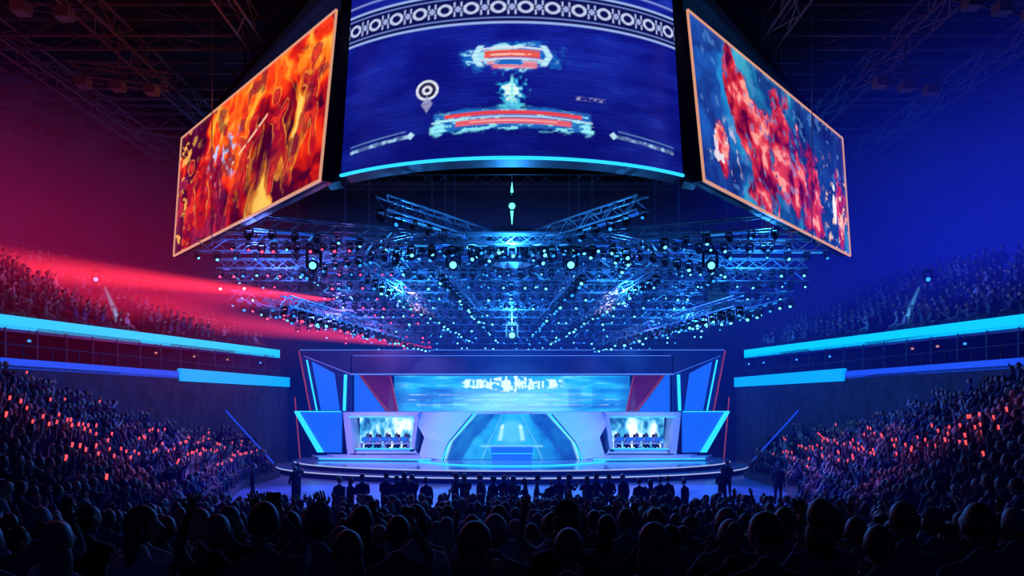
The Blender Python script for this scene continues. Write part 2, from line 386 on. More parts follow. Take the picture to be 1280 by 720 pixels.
for sg in(-1,1):
    b=MB()
    ys=[24,31,38,45,52,60]
    for y0,y1 in zip(ys,ys[1:]):
        b.panel([(sg*xw(y0),y0,0),(sg*xw(y1),y1,0),(sg*xw(y1),y1,6.2),(sg*xw(y0),y0,6.2)],(sg*.3,0,0),0)
        b.panel([(sg*xw(y0),y0,6.15),(sg*xw(y1),y1,6.15),(sg*(xu(y1)+2.6),y1,6.15),(sg*(xu(y0)+2.6),y0,6.15)],(0,0,.1),0)
        b.panel([(sg*(xu(y0)+2.5),y0,6.2),(sg*(xu(y1)+2.5),y1,6.2),(sg*(xu(y1)+2.5),y1,8.2),(sg*(xu(y0)+2.5),y0,8.2)],(sg*.2,0,0),1)
        b.panel([(sg*xu(y0),y0,8.15),(sg*xu(y1),y1,8.15),(sg*(xu(y1)+3),y1,8.15),(sg*(xu(y0)+3),y0,8.15)],(0,0,.15),0)
        n=4
        for i in range(n):
            yy=y0+(y1-y0)*i/n
            b.box((min(sg*xu(yy),sg*(xu(yy)+2.5)),yy-.08,6.2),(max(sg*xu(yy),sg*(xu(yy)+2.5)),yy+.08,8.2),0)
            b.prism((sg*(xw(yy)+.2),yy,6.2),(sg*(xw(yy)+.2),yy,7.1),.03,0)
            if random.random()<.8: 
                yq=yy+.8; b.box((sg*(xu(yq)+2.0)-.2,yq-.1,7.25),(sg*(xu(yq)+2.0)+.2,yq+.3,7.45),random.choice([4,4,5]))
                b.box((sg*(xu(yq)+2.3)-.25,yq-.1,6.25),(sg*(xu(yq)+2.3)+.25,yq+.8,7.0),1)
            if random.random()<.35:
                yq=yy+1.1; b.box((sg*(xu(yq)-.1)-.04,yq,7.6),(sg*(xu(yq)-.1)+.04,yq+.15,7.7),random.choice([4,4,5])); b.prism((sg*(xu(yq)-.1),yq+.08,7.7),(sg*(xu(yq)-.1),yq+.08,8.16),.02,0)
        b.prism((sg*(xw(y0)+.2),y0,7.1),(sg*(xw(y1)+.2),y1,7.1),.03,0)
        for j in range(11):
            b.panel([(sg*(xu(y0)+.3+ST*j),y0,8.3),(sg*(xu(y1)+.3+ST*j),y1,8.3),(sg*(xu(y1)+.3+ST*(j+1)),y1,8.3),(sg*(xu(y0)+.3+ST*(j+1)),y0,8.3)],(0,0,.1+.42*j),0)
    b.panel([(sg*xu(60),60,0),(sg*30,60,0),(sg*30,60,13),(sg*(xu(60)+9),60,13),(sg*xu(60),60,8.3)],(0,.4,0),0)
    b.build('upper_stand',[M_dark,M_black,M_ribbon,M_ribbon2,M_lensb,M_amber])
    r=MB()
    r.panel([(sg*xu(24),24,8.15),(sg*xu(60),60,8.15),(sg*xu(60),60,8.75),(sg*xu(24),24,8.75)],(sg*.25,0,0),0)
    r.panel([(sg*xu(24),24,8.0),(sg*xu(60),60,8.0),(sg*xu(60),60,8.14),(sg*xu(24),24,8.14)],(sg*.25,0,0),1)
    ymid=44.5
    r.panel([(sg*xw(24),24,6.12),(sg*xw(ymid),ymid,6.12),(sg*xw(ymid),ymid,6.52),(sg*xw(24),24,6.52)],(sg*.25,0,0),2)
    r.panel([(sg*(xw(ymid)-.15),ymid,5.98),(sg*(xw(60)-.15),60,5.98),(sg*(xw(60)-.15),60,6.68),(sg*(xw(ymid)-.15),ymid,6.68)],(sg*.25,0,0),3)
    r.build('led_ribbon_board',[M_ribbon,M_navy,M_ribbon2,M_ribbon3])
    Y=30
    while Y<59:
        for j in range(11):
            X=xu(Y)+.3+ST*(j+.5)
            if X<.66*Y+1 and random.random()<.8 and abs(Y-46)>.9:
                pts.append((sg*X,Y,8.4+.42*j+.01,math.atan2(sg*X,52-Y)+random.gauss(0,.2)))
        Y+=.62
    s=MB()
    for j in range(10):
        X=xu(46)+.3+ST*j; z=8.4+.42*j
        s.box((min(sg*X,sg*(X+.4)),45.3,z),(max(sg*X,sg*(X+.4)),46.7,z+.21),0)
    s.build('aisle_stair',[M_dark])
    v=MB()
    v.box((sg*16.9-.9,50.2,0),(sg*16.9+.9,53,2.6),0)
    v.panel([(sg*14.9,50,0),(sg*17.9,50,0),(sg*17.9,50,3.2)],(0,.3,0),0)
    for k in range(9): v.box((min(sg*(15+k*.33),sg*(15.33+k*.33)),50.3,0),(max(sg*(15+k*.33),sg*(15.33+k*.33)),51.8,.36*(k+1)),0)
    v.prism((sg*14.9,50,1.0),(sg*17.9,50,4.3),.05,1); 
    v.build('vomitory_stair',[M_dark,M_ribbon2])
    e=MB(); X0=sg*18.35; e.box((X0-.8,56.0,3.75),(X0+.8,56.1,4.15),1); e.box((X0-.9,56.1,3.65),(X0+.9,56.2,4.25),0); e.prism((X0,56.15,4.2),(X0,56.15,6.0),.04,0)
    e.build('exit_sign',[M_black,mat('sign_red',(.2,.02,.02),emit=(1,.05,.12),es=.9)])

# ------------------------------------------------------------------ people
def sphere(mb,c,rx,ry,rz,mi,nu=14,nv=10,fn=None,keep=None):
    vs=[];c=Vector(c)
    for j in range(nv+1):
        th=math.pi*j/nv
        for i in range(nu):
            ph=2*math.pi*i/nu; d=Vector((math.sin(th)*math.cos(ph),math.sin(th)*math.sin(ph),math.cos(th)))
            k=fn(d) if fn else 1
            vs.append(c+Vector((d.x*rx,d.y*ry,d.z*rz))*k)
    fs=[]
    for j in range(nv):
        for i in range(nu):
            a=j*nu+i;b=j*nu+(i+1)%nu
            if keep:
                th=math.pi*(j+.5)/nv; ph=2*math.pi*(i+.5)/nu
                d=Vector((math.sin(th)*math.cos(ph),math.sin(th)*math.sin(ph),math.cos(th)))
                if not keep(d): continue
            fs.append((a,a+nu,b+nu,b))
    mb.add(vs,fs,mi)
def skin(name,V,E,Rd):
    me=bpy.data.meshes.new(name); me.from_pydata(V,E,[]); o=bpy.data.objects.new(name,me); COL.objects.link(o)
    m=o.modifiers.new('s','SKIN'); m.use_smooth_shade=True
    for i,r in enumerate(Rd): me.skin_vertices[0].data[i].radius=(r if isinstance(r,tuple) else (r,r)); me.skin_vertices[0].data[i].use_root=(i==0)
    s=o.modifiers.new('u','SUBSURF'); s.levels=1; s.render_levels=1
    dg=bpy.context.evaluated_depsgraph_get(); ev=o.evaluated_get(dg); em=ev.to_mesh()
    vs=[v.co.copy() for v in em.vertices]; fs=[tuple(p.vertices) for p in em.polygons]; ev.to_mesh_clear()
    bpy.data.objects.remove(o); return vs,fs
def person(name,stand=False,arms='lap',hair='short',turn=0.,phone=False,stick=False,mats=None,link=False):
    mb=MB(); dz=.42 if stand else 0
    V=[(0,0,.52+dz),(0,.0,.76+dz),(0,.02,.98+dz),(0,.03,1.10+dz),(0,.045,1.17+dz)]
    Rd=[(.17,.13),(.155,.11),(.17,.115),(.07,.06),(.055,.055)]; E=[(0,1),(1,2),(2,3),(3,4)]
    H=[]
    for sg in(-1,1):
        i=len(V)
        if stand: V+=[(sg*.1,0,.88),(sg*.11,.02,.50),(sg*.12,-.01,.10),(sg*.13,.13,.05)]
        else: V+=[(sg*.1,.08,.51),(sg*.14,.45,.53),(sg*.14,.42,.10),(sg*.14,.56,.06)]
        Rd+=[.10,.07,.045,.045]; E+=[(0,i),(i,i+1),(i+1,i+2),(i+2,i+3)]
        i=len(V); sh=(sg*.19,.02,1.02+dz)
        if arms=='lap': A=[sh,(sg*.25,.08,.76+dz),(sg*.13,.31,.66+dz)]
        elif arms=='up': A=[sh,(sg*.30,.14,1.16+dz),(sg*.24,.20,1.42+dz)]
        elif arms=='one' and sg>0: A=[sh,(sg*.27,.17,1.05+dz),(sg*.15,.30,1.27+dz)]
        elif arms=='clap': A=[sh,(sg*.27,.14,.84+dz),(sg*.05,.36,1.03+dz)]
        elif arms=='desk': A=[sh,(sg*.25,.15,.80+dz),(sg*.18,.40,.80+dz)]
        else: A=[sh,(sg*.26,.06,.76+dz),(sg*.14,.31,.66+dz)]
        if arms=='side': A=[sh,(sg*.24,-.01,.76+dz),(sg*.25,.05,.52+dz)]
        V+=A; Rd+=[.065,.048,.034]; E+=[(2,i),(i,i+1),(i+1,i+2)]
        H.append((sg,Vector(A[1]),Vector(A[2])))
    vs,fs=skin('tmp',V,E,Rd)
    top=[]; low=[]
    for f in fs:
        z=sum(vs[k].z for k in f)/len(f); y=sum(vs[k].y for k in f)/len(f)
        (low if (z<.58+dz and not(y>.2 and z>.6+dz)) else top).append(f)
    o=len(mb.v); mb.v+=[tuple(v) for v in vs]
    for l,mi in((top,0),(low,1)):
        mb.f+=[tuple(o+k for k in f) for f in l]; mb.m+=[mi]*len(l)
    for sg,el,wr in H:
        d=(wr-el).normalized(); u=d.cross(Vector((0,1,.3))).normalized() if abs(d.y)<.9 else Vector((1,0,0)); n=d.cross(u)
        mb.prism(wr-d*.01,wr+d*.09,.032,2,6,.042)
        for k,(off,L) in enumerate(((-.033,.062),(-.011,.075),(.011,.07),(.033,.055))):
            a=wr+d*.085+u*off; b=a+d*L*.55+n*.006; c=b+d*L*.4+n*.02
            mb.prism(a,b,.010,2,5,.009); mb.prism(b,c,.009,2,5,.007)
        a=wr+d*.03-u*.03*sg; b=a-u*.035*sg+d*.03; mb.prism(a,b,.013,2,5,.011); mb.prism(b,b+d*.03,.011,2,5,.008)
        if stick and sg>0: mb.prism(wr+d*.05,wr+d*.05+Vector((0,.02,.15)),.028,5,6)
        if phone and sg>0:
            q=wr+d*.12; mb.box((q.x-.04,q.y,q.z-.07),(q.x+.04,q.y+.012,q.z+.08),4)
    hb=MB(); hc=Vector((0,.06,1.285+dz))
    def face(d):
        k=1.0
        if d.z<-.2: k-=.13*abs(d.z+.2)*(1+abs(d.x))
        if d.y>.9 and -.25<d.z<.1: k+=.10
        return k
    sphere(hb,hc,.078,.098,.118,2,18,14,face)
    hb.prism(hc+Vector((0,.092,.02)),hc+Vector((0,.118,-.025)),.008,2,5,.016)
    for sg in(-1,1):
        sphere(hb,hc+Vector((sg*.079,-.005,-.01)),.012,.02,.032,2,8,6)
        sphere(hb,hc+Vector((sg*.03,.088,.012)),.013,.01,.009,4,8,6)
    hb.box(hc+Vector((-.025,.084,-.056)),hc+Vector((.025,.094,-.047)),4)
    if hair=='short': sphere(hb,hc+Vector((0,-.008,.012)),.086,.106,.120,3,18,14,keep=lambda d:d.z>.45 or (d.y<.25 and d.z>-.45))
    elif hair=='long':
        sphere(hb,hc+Vector((0,-.01,.012)),.090,.108,.122,3,18,14,keep=lambda d:d.z>.4 or d.y<.3)
        sphere(hb,hc+Vector((0,-.06,-.12)),.088,.055,.17,3,14,10)
    elif hair=='bun':
        sphere(hb,hc+Vector((0,-.008,.012)),.086,.104,.120,3,18,14,keep=lambda d:d.z>.45 or d.y<.2); sphere(hb,hc+Vector((0,-.10,.08)),.045,.045,.045,3,10,8)
    elif hair=='cap':
        sphere(hb,hc+Vector((0,-.005,.018)),.088,.106,.118,0,18,14,keep=lambda d:d.z>.15); hb.box(hc+Vector((-.06,.07,.04)),hc+Vector((.06,.17,.05)),0)
        sphere(hb,hc+Vector((0,-.012,0)),.083,.10,.11,3,14,12,keep=lambda d:d.y<.1 and -.5<d.z<.3)
    Rm=Matrix.Translation(hc)@Matrix.Rotation(turn,4,'Z')@Matrix.Scale(1.08,4)@Matrix.Translation(-hc)
    hb.v=[tuple(Rm@Vector(v)) for v in hb.v]
    oo=len(mb.v); mb.v+=hb.v; mb.f+=[tuple(oo+k for k in f) for f in hb.f]; mb.m+=hb.m
    return mb.build(name,mats or [M_cloth,M_pants,M_skin,M_hair,M_black,M_stick],smooth=True,link=link)
VC=bpy.data.collections.new('spectator_variants')
specs=[dict(),dict(hair='long',turn=.3),dict(hair='cap'),dict(hair='bun',turn=-.35),dict(arms='clap'),dict(turn=-.5,hair='long',arms='clap'),
       dict(arms='one',phone=True),dict(arms='up',hair='short'),dict(turn=.6)]
for i,sp in enumerate(specs): VC.objects.link(person('v%02d_spectator'%i,**sp))
NV=len(specs)
LC=bpy.data.collections.new('stick_variants')
LC.objects.link(person('a_stick_fan',arms='one',stick=True)); LC.objects.link(person('b_stick_fan',arms='up',stick=True,hair='long'))
SC=bpy.data.collections.new('seat_variants')
s=MB()
s.box((-.23,-.02,.40),(.23,.42,.45)); s.panel([(-.23,-.17,.42),(.23,-.17,.42),(.22,-.26,.86),(-.22,-.26,.86)],(0,.04,0))
for sg in(-1,1): s.prism((sg*.2,.1,0),(sg*.2,.1,.42),.02); s.box((sg*.26-.02,-.15,.6),(sg*.26+.02,.25,.64)); s.prism((sg*.26,-.15,.35),(sg*.26,-.15,.62),.02)
SC.objects.link(s.build('seat',[M_seat],link=False))

def scatter(name,P,coll,nvar,s0=.95,s1=1.1):
    me=bpy.data.meshes.new(name); me.from_pydata([p[:3] for p in P],[],[])
    a=me.attributes.new('rot','FLOAT_VECTOR','POINT'); a.data.foreach_set('vector',[c for p in P for c in(0,0,p[3])])
    a=me.attributes.new('scl','FLOAT','POINT'); a.data.foreach_set('value',[random.uniform(s0,s1) for p in P])
    a=me.attributes.new('var','INT','POINT'); a.data.foreach_set('value',[(random.randrange(nvar)) for p in P])
    o=bpy.data.objects.new(name,me); COL.objects.link(o)
    ng=bpy.data.node_groups.new(name+'_gn','GeometryNodeTree')
    ng.interface.new_socket('Geometry',in_out='INPUT',socket_type='NodeSocketGeometry')
    ng.interface.new_socket('Geometry',in_out='OUTPUT',socket_type='NodeSocketGeometry')
    n=ng.nodes; gi=n.new('NodeGroupInput'); go=n.new('NodeGroupOutput')
    ip=n.new('GeometryNodeInstanceOnPoints'); ci=n.new('GeometryNodeCollectionInfo')
    ci.inputs['Collection'].default_value=coll; ci.inputs['Separate Children'].default_value=True; ci.inputs['Reset Children'].default_value=True
    def na(nm,t):
        x=n.new('GeometryNodeInputNamedAttribute'); x.data_type=t; x.inputs['Name'].default_value=nm; return [s for s in x.outputs if s.enabled and s.name=='Attribute'][0]
    L=ng.links.new
    L(gi.outputs[0],ip.inputs['Points']); L(ci.outputs[0],ip.inputs['Instance']); ip.inputs['Pick Instance'].default_value=True
    L(na('var','INT'),ip.inputs['Instance Index']); L(na('rot','FLOAT_VECTOR'),ip.inputs['Rotation']); L(na('scl','FLOAT'),ip.inputs['Scale'])
    L(ip.outputs[0],go.inputs[0])
    md=o.modifiers.new('scatter','NODES'); md.node_group=ng
    return o
st=[];norm=[]
for p in pts:
    s_=abs(p[0])-wY(p[1]); sc=3.4-(p[1]-18)*.10
    if p[2]<8 and abs(p[0])>7 and 15<p[1]<48 and (abs(s_-sc)<1.2 and random.random()<.8 or (s_>.2 and random.random()<.03)): st.append(p)
    else: norm.append(p)
scatter('spectator_crowd',norm,VC,NV)
scatter('light_stick_fans',st,LC,2)  # added glowing sticks, giving the side tiers their red-lit specks
scatter('auditorium_seats',pts,SC,1)
VS=bpy.data.collections.new('standing_variants')
cm=[M_blackcloth,M_blackcloth,M_skin,M_hair,M_black,M_stick]
for i,sp in enumerate((dict(arms='side'),dict(arms='clap',hair='long'),dict(arms='lap',hair='cap',turn=.4),dict(arms='one',phone=True,turn=-.3),dict(arms='side',hair='bun',turn=-.5))):
    VS.objects.link(person('s%d_standing'%i,stand=True,mats=cm,**sp))
fp=[]
for px in (-6.6,-6.1,-5.7,-5.0,-4.6,-4.2,-3.7,-3.2,-2.2,-1.8,-1.2,-.8,-.3,.1,.5,1.0,1.4,1.8,2.2,2.9,3.3,3.8,4.3,4.8,5.2,5.6,6.1,6.5): fp.append((px+random.uniform(-.1,.1),30.9+random.uniform(-.8,.8),0,random.gauss(0,.5)))
scatter('standing_floor_staff',fp+[(x,y,0,random.gauss(0,.6)) for x,y in((-9.6,35.5),(-12,37),(12.3,37),(10.5,39),(-10.2,38),(9.2,35))],VS,5,1.0,1.1)

# ------------------------------------------------------------------ stage
stage=empty('esports_stage')
d=MB()
def disc(cx,cy,rx,ry,z0,z1,mi,rim,n=96):
    P=[(cx+rx*math.cos(2*math.pi*i/n),cy+ry*math.sin(2*math.pi*i/n)) for i in range(n)]
    d.add([(x,y,z1) for x,y in P],[tuple(range(n))],mi)
    for i in range(n):
        a=P[i];b=P[(i+1)%n]
        d.add([(*a,z0),(*b,z0),(*b,z1-.08),(*a,z1-.08)],[(0,1,2,3)],2)
        d.add([(*a,z1-.08),(*b,z1-.08),(*b,z1),(*a,z1)],[(0,1,2,3)],rim)
disc(0,58,16.8,11.2,0,.38,0,3); disc(0,58,15.6,10,.38,.72,0,3); disc(0,57.5,6.8,6.6,.72,.80,1,4)
d.build('stage_platform',[M_stage,M_stage,M_navy,M_pinkrim,M_cyan],parent=stage)
b=MB(); W,NVY,RED,CY,OR,DIM,TR,BLU=range(8)
M_bluepanel=mat('stage_blue_led',(.02,.05,.2),.3,emit=(.01,.16,1.0),es=.75)
b.box((-12.0,60,6.98),(12.0,61.6,8.35),NVY); b.box((-15.9,60,8.35),(15.9,62,8.75),NVY)
b.prism((-12.1,59.93,6.93),(12.1,59.93,6.93),.07,DIM); b.prism((-15.9,59.95,8.75),(15.9,59.95,8.75),.035,DIM); b.prism((-11.9,59.95,8.32),(11.9,59.95,8.32),.03,DIM)
for x in np.arange(-10.5,10.6,1.5): b.box((x-.6,59.95,7.15),(x+.6,60,8.15),NVY)
for k in (-1,1):
    Q=lambda x,y,z:(k*x,y,z)
    b.panel([Q(12.1,60,4.1),Q(15.0,60,4.1),Q(15.9,60,8.35),Q(12.1,60,8.35)],(0,.5,0),NVY)
    b.panel([Q(12.9,59.9,4.2),Q(14.3,59.9,4.2),Q(15.0,59.9,7.9),Q(13.3,59.9,7.0)],(0,.08,0),BLU)
    b.prism(Q(12.55,59.85,4.2),Q(12.45,59.85,6.9),.14,CY); b.prism(Q(14.6,59.85,4.2),Q(15.35,59.85,8.0),.07,CY)
    b.prism(Q(15.05,59.85,4.0),Q(15.95,59.85,8.7),.06,OR); b.prism(Q(12.1,59.9,6.95),Q(15.6,59.9,8.3),.05,W)
    b.panel([Q(11.5,60.6,6.95),Q(9.5,62.5,6.95),Q(8.9,62.5,4.1),Q(9.4,60.6,4.1)],(0,.3,0),RED)
    b.prism(Q(11.5,60.5,6.9),Q(9.4,60.5,4.1),.07,OR); b.prism(Q(9.5,62.4,6.9),Q(8.9,62.4,4.1),.05,OR)
    b.panel([Q(12.0,60.8,4.1),Q(9.6,60.8,4.1),Q(11.7,60.8,6.9),Q(12.0,60.8,6.9)],(0,.2,0),BLU)
    b.panel([Q(0,59,3.95),Q(12,58.6,3.95),Q(12,64,3.95),Q(0,64,3.95)],(0,0,.17),W)
    b.panel([Q(2.95,58.9,4.0),Q(7.3,58.2,4.0),Q(6.3,57.4,2.3),Q(6.6,56.4,.95),Q(5.0,56.0,.80),Q(4.55,57.2,2.0)],(0,.3,0),W)
    b.prism(Q(2.75,58.75,4.0),Q(4.45,57.05,1.9),.06,CY); b.prism(Q(4.45,57.05,1.9),Q(4.9,55.9,.80),.06,CY)
    b.panel([Q(6.9,57.3,3.75),Q(11.8,57.3,3.75),Q(12.1,57.3,4.12),Q(6.6,57.3,4.12)],(0,3,0),W)
    b.panel([Q(6.6,57.2,.95),Q(11.3,57.2,.95),Q(11.0,57.2,1.5),Q(7.0,57.2,1.5)],(0,.2,0),W)
    b.panel([Q(11.3,57.2,.95),Q(11.75,57.2,.95),Q(12.1,57.2,4.1),Q(11.6,57.2,4.1)],(0,2.8,0),W)
    b.panel([Q(7.0,57.2,1.3),Q(7.3,57.2,1.3),Q(6.95,57.2,3.8),Q(6.7,57.2,3.8)],(0,2.8,0),W)
    b.box((min(k*6.8,k*11.6),57.2,.9),(max(k*6.8,k*11.6),60,1.15),NVY)
    b.prism(Q(7.1,57.1,1.5),Q(11.2,57.1,1.5),.05,CY); b.prism(Q(7,57.15,3.75),Q(11.7,57.15,3.75),.04,CY)
    b.panel([Q(12.3,57.6,1.2),Q(14.2,58.2,1.2),Q(15.9,58.8,4.15),Q(12.3,57.6,4.15)],(0,.3,0),BLU)
    b.panel([Q(15.6,58.6,4.15),Q(16.0,58.7,4.15),Q(14.1,57.9,1.2),Q(13.6,57.8,1.2)],(0,.1,0),CY)
    b.prism(Q(12.3,57.5,4.15),Q(15.9,58.7,4.15),.05,CY); b.prism(Q(15.2,57.4,.8),Q(16.1,59.3,5.2),.05,OR)
    b.panel([Q(5.6,55.2,.75),Q(13.6,56.3,.75),Q(14.8,59,.75),Q(5.6,59,.75)],(0,0,.2),W)
    b.panel([Q(6.4,55.9,.95),Q(12.6,56.6,.95),Q(13.4,58,.95),Q(6.4,58,.95)],(0,0,.12),W)
    b.prism(Q(5.6,55.15,.85),Q(13.6,56.25,.85),.04,CY)
b.panel([(-3.0,58.9,3.95),(3.0,58.9,3.95),(2.8,59.1,4.15),(-2.8,59.1,4.15)],(0,.3,0),W)
b.build('stage_set_panels',[M_white,M_navy,M_redp,M_cyan,M_orange,M_dim,M_truss,M_bluepanel],parent=stage)
def bpos(u,v): return np.stack([(u-.5)*18.8,np.full(u.shape,63.8),4.1+v*2.85],-1)
def bcol(u,v):
    x=(u-.5)*18.8; y=v*2.85
    n=fbm(x*.35+3,y*2.4,101)
    c=ramp(np.clip((n-.5)*1.6+.5,0,1),[(0,(.005,.14,.50)),(.4,(.008,.28,.68)),(.7,(.02,.46,.85)),(1,(.2,.7,.95))])
    c=blend(c,(1-sm(np.abs(x),1,6.5))*(1-sm(v,.3,.9))*.5,(.35,.85,.98))
    for yy in (.5,.9,1.3): c=blend(c,boxm(x,y,-8.5,8.5,yy,yy+.07,.04)*.5*sm(fbm(x*1.5,y*9,106),.45,.55),(.6,.95,1))
    for xx in (-6.8,-5.2,5.0,6.9): c=blend(c,boxm(x-xx,y,-.5,.5,.3,1.9,.1)*.35,(.005,.12,.5))
    env=(1-sm(np.abs(x),3.6,4.3)); hh=.38+.34*np.exp(-(x/1.3)**2)
    band=(1-sm(np.abs(y-2.2)/hh,.75,1.1))*env
    c=blend(c,(1-sm(np.abs(y-2.2)/.9,.3,1.0))*env*.5,(.03,.45,.85))
    gly=np.maximum(sm(vnoise(x*6.5,y*1.4+3,131),.52,.62),sm(vnoise(x*3.6,y*7.5,133),.60,.70)*.9)
    c=blend(c,band*gly*.95,(.70,1,1))
    c=blend(c,sm(np.abs(x),8.0,9.4)*.7,(.005,.10,.40))
    return c
led('rear_video_wall',bpos,bcol,360,80,M_led2,stage)
def hpos(u,v):
    hw=np.where(v<.38,4.75-(v/.38)*.35,4.4-(v-.38)/.62*1.75)
    return np.stack([(u-.5)*2*hw,55.9+v*3.0,.82+v*3.15],-1)
def hcol(u,v):
    x=(u-.5)*9; y=v*3.2
    n=fbm(x*.8,y*.8,111)
    c=ramp(np.clip((n-.5)*2+.5,0,1),[(0,(.0,.06,.38)),(.5,(.005,.20,.62)),(1,(.02,.42,.82))])
    c=blend(c,(1-sm(np.abs(x),.5,3))*.5,(.02,.6,.9))
    c=blend(c,(sm(np.abs(x)+.4*y,3.3,3.4))*.6,(.003,.05,.34))
    for cx in(-.9,.8):
        c=blend(c,boxm(x-cx,y,-.15,.15,1.3,2.1,.08)*.8,(.5,.9,1)); c=blend(c,(1-sm(np.sqrt((x-cx)**2+(y-2.25)**2),.12,.22))*.9,(.7,.95,1))
    c=blend(c,(1-sm(np.sqrt((x/1.6)**2+((y-1.9)/1.1)**2),.5,1.0))*.35,(.2,.8,1))
    c=blend(c,boxm(x,y,-2.2,2.2,.85,.97,.05)*.6,(.3,.8,1))
    c=blend(c,(1-sm(np.abs(np.abs(x)-1.5-.25*(2-y)),.03,.08))*.35,(.2,.7,1))
    e=np.minimum(u,1-u); c=blend(c,1-sm(e,.0,.03),(.3,.85,1))
    return c*.95
led('centre_display',hpos,hcol,160,60,M_led2,stage)
t=MB()
t.panel([(-1.5,54.9,1.75),(1.5,54.9,1.75),(1.1,55.5,1.75),(-1.1,55.5,1.75)],(0,0,.07),0)
t.panel([(-1.35,54.95,.8),(1.35,54.95,.8),(1.45,54.9,1.75),(-1.45,54.9,1.75)],(0,.08,0),1); t.prism((-1.4,54.85,1.3),(1.4,54.85,1.3),.03,2)
t.build('analyst_desk',[M_white,M_bluepanel,M_cyan],parent=stage)
def boothcol(seed):
    def f(u,v):
        x=u*4.6;y=v*2.3; n=fbm(x*1.6,y*1.2,seed)
        c=ramp(np.clip((n-.5)*2.4+.5,0,1),[(0,(.01,.10,.28)),(.4,(.06,.45,.75)),(.65,(.35,.80,.95)),(1,(.9,1,1))])
        return c*.95
    return f
for k in(-1,1):
    led('booth_screen',lambda u,v,k=k:np.stack([k*(7.2+(u if k>0 else 1-u)*4.2),np.full(u.shape,59.9),1.4+v*2.3],-1),boothcol(120+k),90,45,M_led2,stage)
    t=MB(); x0,x1=sorted((k*7.4,k*11.0))
    t.box((x0,57.6,1.83),(x1,58.3,1.89),0); 
    for q in np.linspace(x0+.1,x1-.1,3): t.box((q-.05,57.7,1.15),(q+.05,58.2,1.83),0)
    for i in range(5):
        q=x0+.4+i*.7; t.box((q-.27,57.85,2.0),(q+.27,57.9,2.3),1); t.box((q-.03,57.85,1.89),(q+.03,57.9,2.02),1); t.box((q-.15,57.8,1.89),(q+.15,58.0,1.905),1)
        t.box((q-.25,57.84,2.02),(q+.25,57.85,2.28),2)
        t.box((q-.22,58.05,1.89),(q+.22,58.2,1.91),1)
        t.panel([(q-.24,59.25,1.5),(q+.24,59.25,1.5),(q+.2,59.35,2.45),(q-.2,59.35,2.45)],(0,.08,0),1); t.box((q-.24,58.75,1.55),(q+.24,59.3,1.63),1); t.prism((q,59,1.15),(q,59,1.55),.04,1); t.prism((q-.25,59,1.17),(q+.25,59,1.17),.03,1)
    t.build('player_desk',[M_white,M_black,M_bluepanel],parent=stage)
    for i in range(5):
        q=x0+.4+i*.7; p=person('esports_player',arms='desk',hair=['short','cap','long','short','bun'][i],mats=[M_jersey,M_pants,M_skin,M_hair,M_black,M_stick],link=True)
        p.location=(q,59.0,1.16); p.rotation_euler=(0,0,math.pi); p.parent=stage

# ------------------------------------------------------------------ rigging
T=MB(); FX=MB()
def fixture(p,dr,lens,sz=1.0):
    p=Vector(p); dr=Vector(dr).normalized()
    FX.box(p+Vector((-.16,-.12,-.12))*sz,p+Vector((.16,.12,0))*sz,0)
    for sg in(-1,1): FX.box(p+Vector((sg*.19-.03,-.05,-.5))*sz,p+Vector((sg*.19+.03,.05,-.05))*sz,0)
    c=p+Vector((0,0,-.42))*sz
    FX.prism(c-dr*.2*sz,c+dr*.16*sz,.11*sz,0,8,.16*sz); FX.prism(c+dr*.16*sz,c+dr*.19*sz,.105*sz,lens,8,.09*sz)
def batten(p,q,mi):
    p=Vector(p);q=Vector(q); FX.prism(p,q,.045,mi); 
HB=Vector((0,42,13))
def run(p,q,step,w=.5,r=.035,pal=(1,2,2,4,4,4),drop=.28,sz=.8):
    p=Vector(p);q=Vector(q); T.truss(p,q,w,r); L=(q-p).length; n=max(2,int(L/step))
    for i in range(n+1):
        c=p.lerp(q,i/n); fixture((c.x,c.y,c.z-drop),(random.uniform(-.6,.6),random.uniform(-1.2,-.1),-.8),random.choice(pal),sz*random.uniform(.8,1.15))
        if i<n and random.random()<.7:
            a=p.lerp(q,(i+.15)/n); b_=p.lerp(q,(i+.8)/n); o_=Vector((0,0,w*.5+.06)); batten(a-o_,b_-o_,random.choice((6,7,7)))
for x,y in((-5.4,33.0),(5.4,33.0),(-12,36.5),(12,36.5),(-16.5,42),(16.5,42),(-17,50),(17,50),(-12,58),(12,58),(-5,60),(5,60)):
    run(HB+Vector((x*.07,(y-42)*.07,0)),(x,y,13),1.0,.6,.05)
for a in range(8):
    q0=2*math.pi*(a+.5)/8;q1=2*math.pi*(a+1.5)/8
    for rad,c,z in((6.5,43.5,12.6),(12,46.5,12.2)):
        run((math.cos(q0)*rad,c+math.sin(q0)*rad*.9,z),(math.cos(q1)*rad,c+math.sin(q1)*rad*.9,z),.9,.45,.035,(1,2,2,1,4))
T.ring((0,42,13),2.4,.42,.03,n=14)
for y,z,hw in((39.5,12.9,14),(43.5,12.3,16),(46,12.0,17),(48,11.6,16.5),(49.8,11.3,15),(51.6,11.0,16),(53.4,10.7,14),(55.2,10.4,15),(57,10.1,14),(58.8,9.8,12.5),(60.5,9.5,11)):
    T.truss((-hw,y,z),(hw,y,z),.5,.045)
    for x in np.arange(-hw+.3,hw,.62):
        fixture((x+random.uniform(-.15,.15),y,z-.28),(random.uniform(-.6,.6),-1,-.8),(3 if (x<-6 and random.random()<.4) else random.choice([1,2,2,1,4,4,4,4])),random.uniform(.55,.85))
        if random.random()<.45: batten((x,y-.27,z+random.choice((-.2,.2))),(x+random.uniform(.3,.6),y-.27,z+random.choice((-.2,.2))),6 if random.random()<.4 else 7)
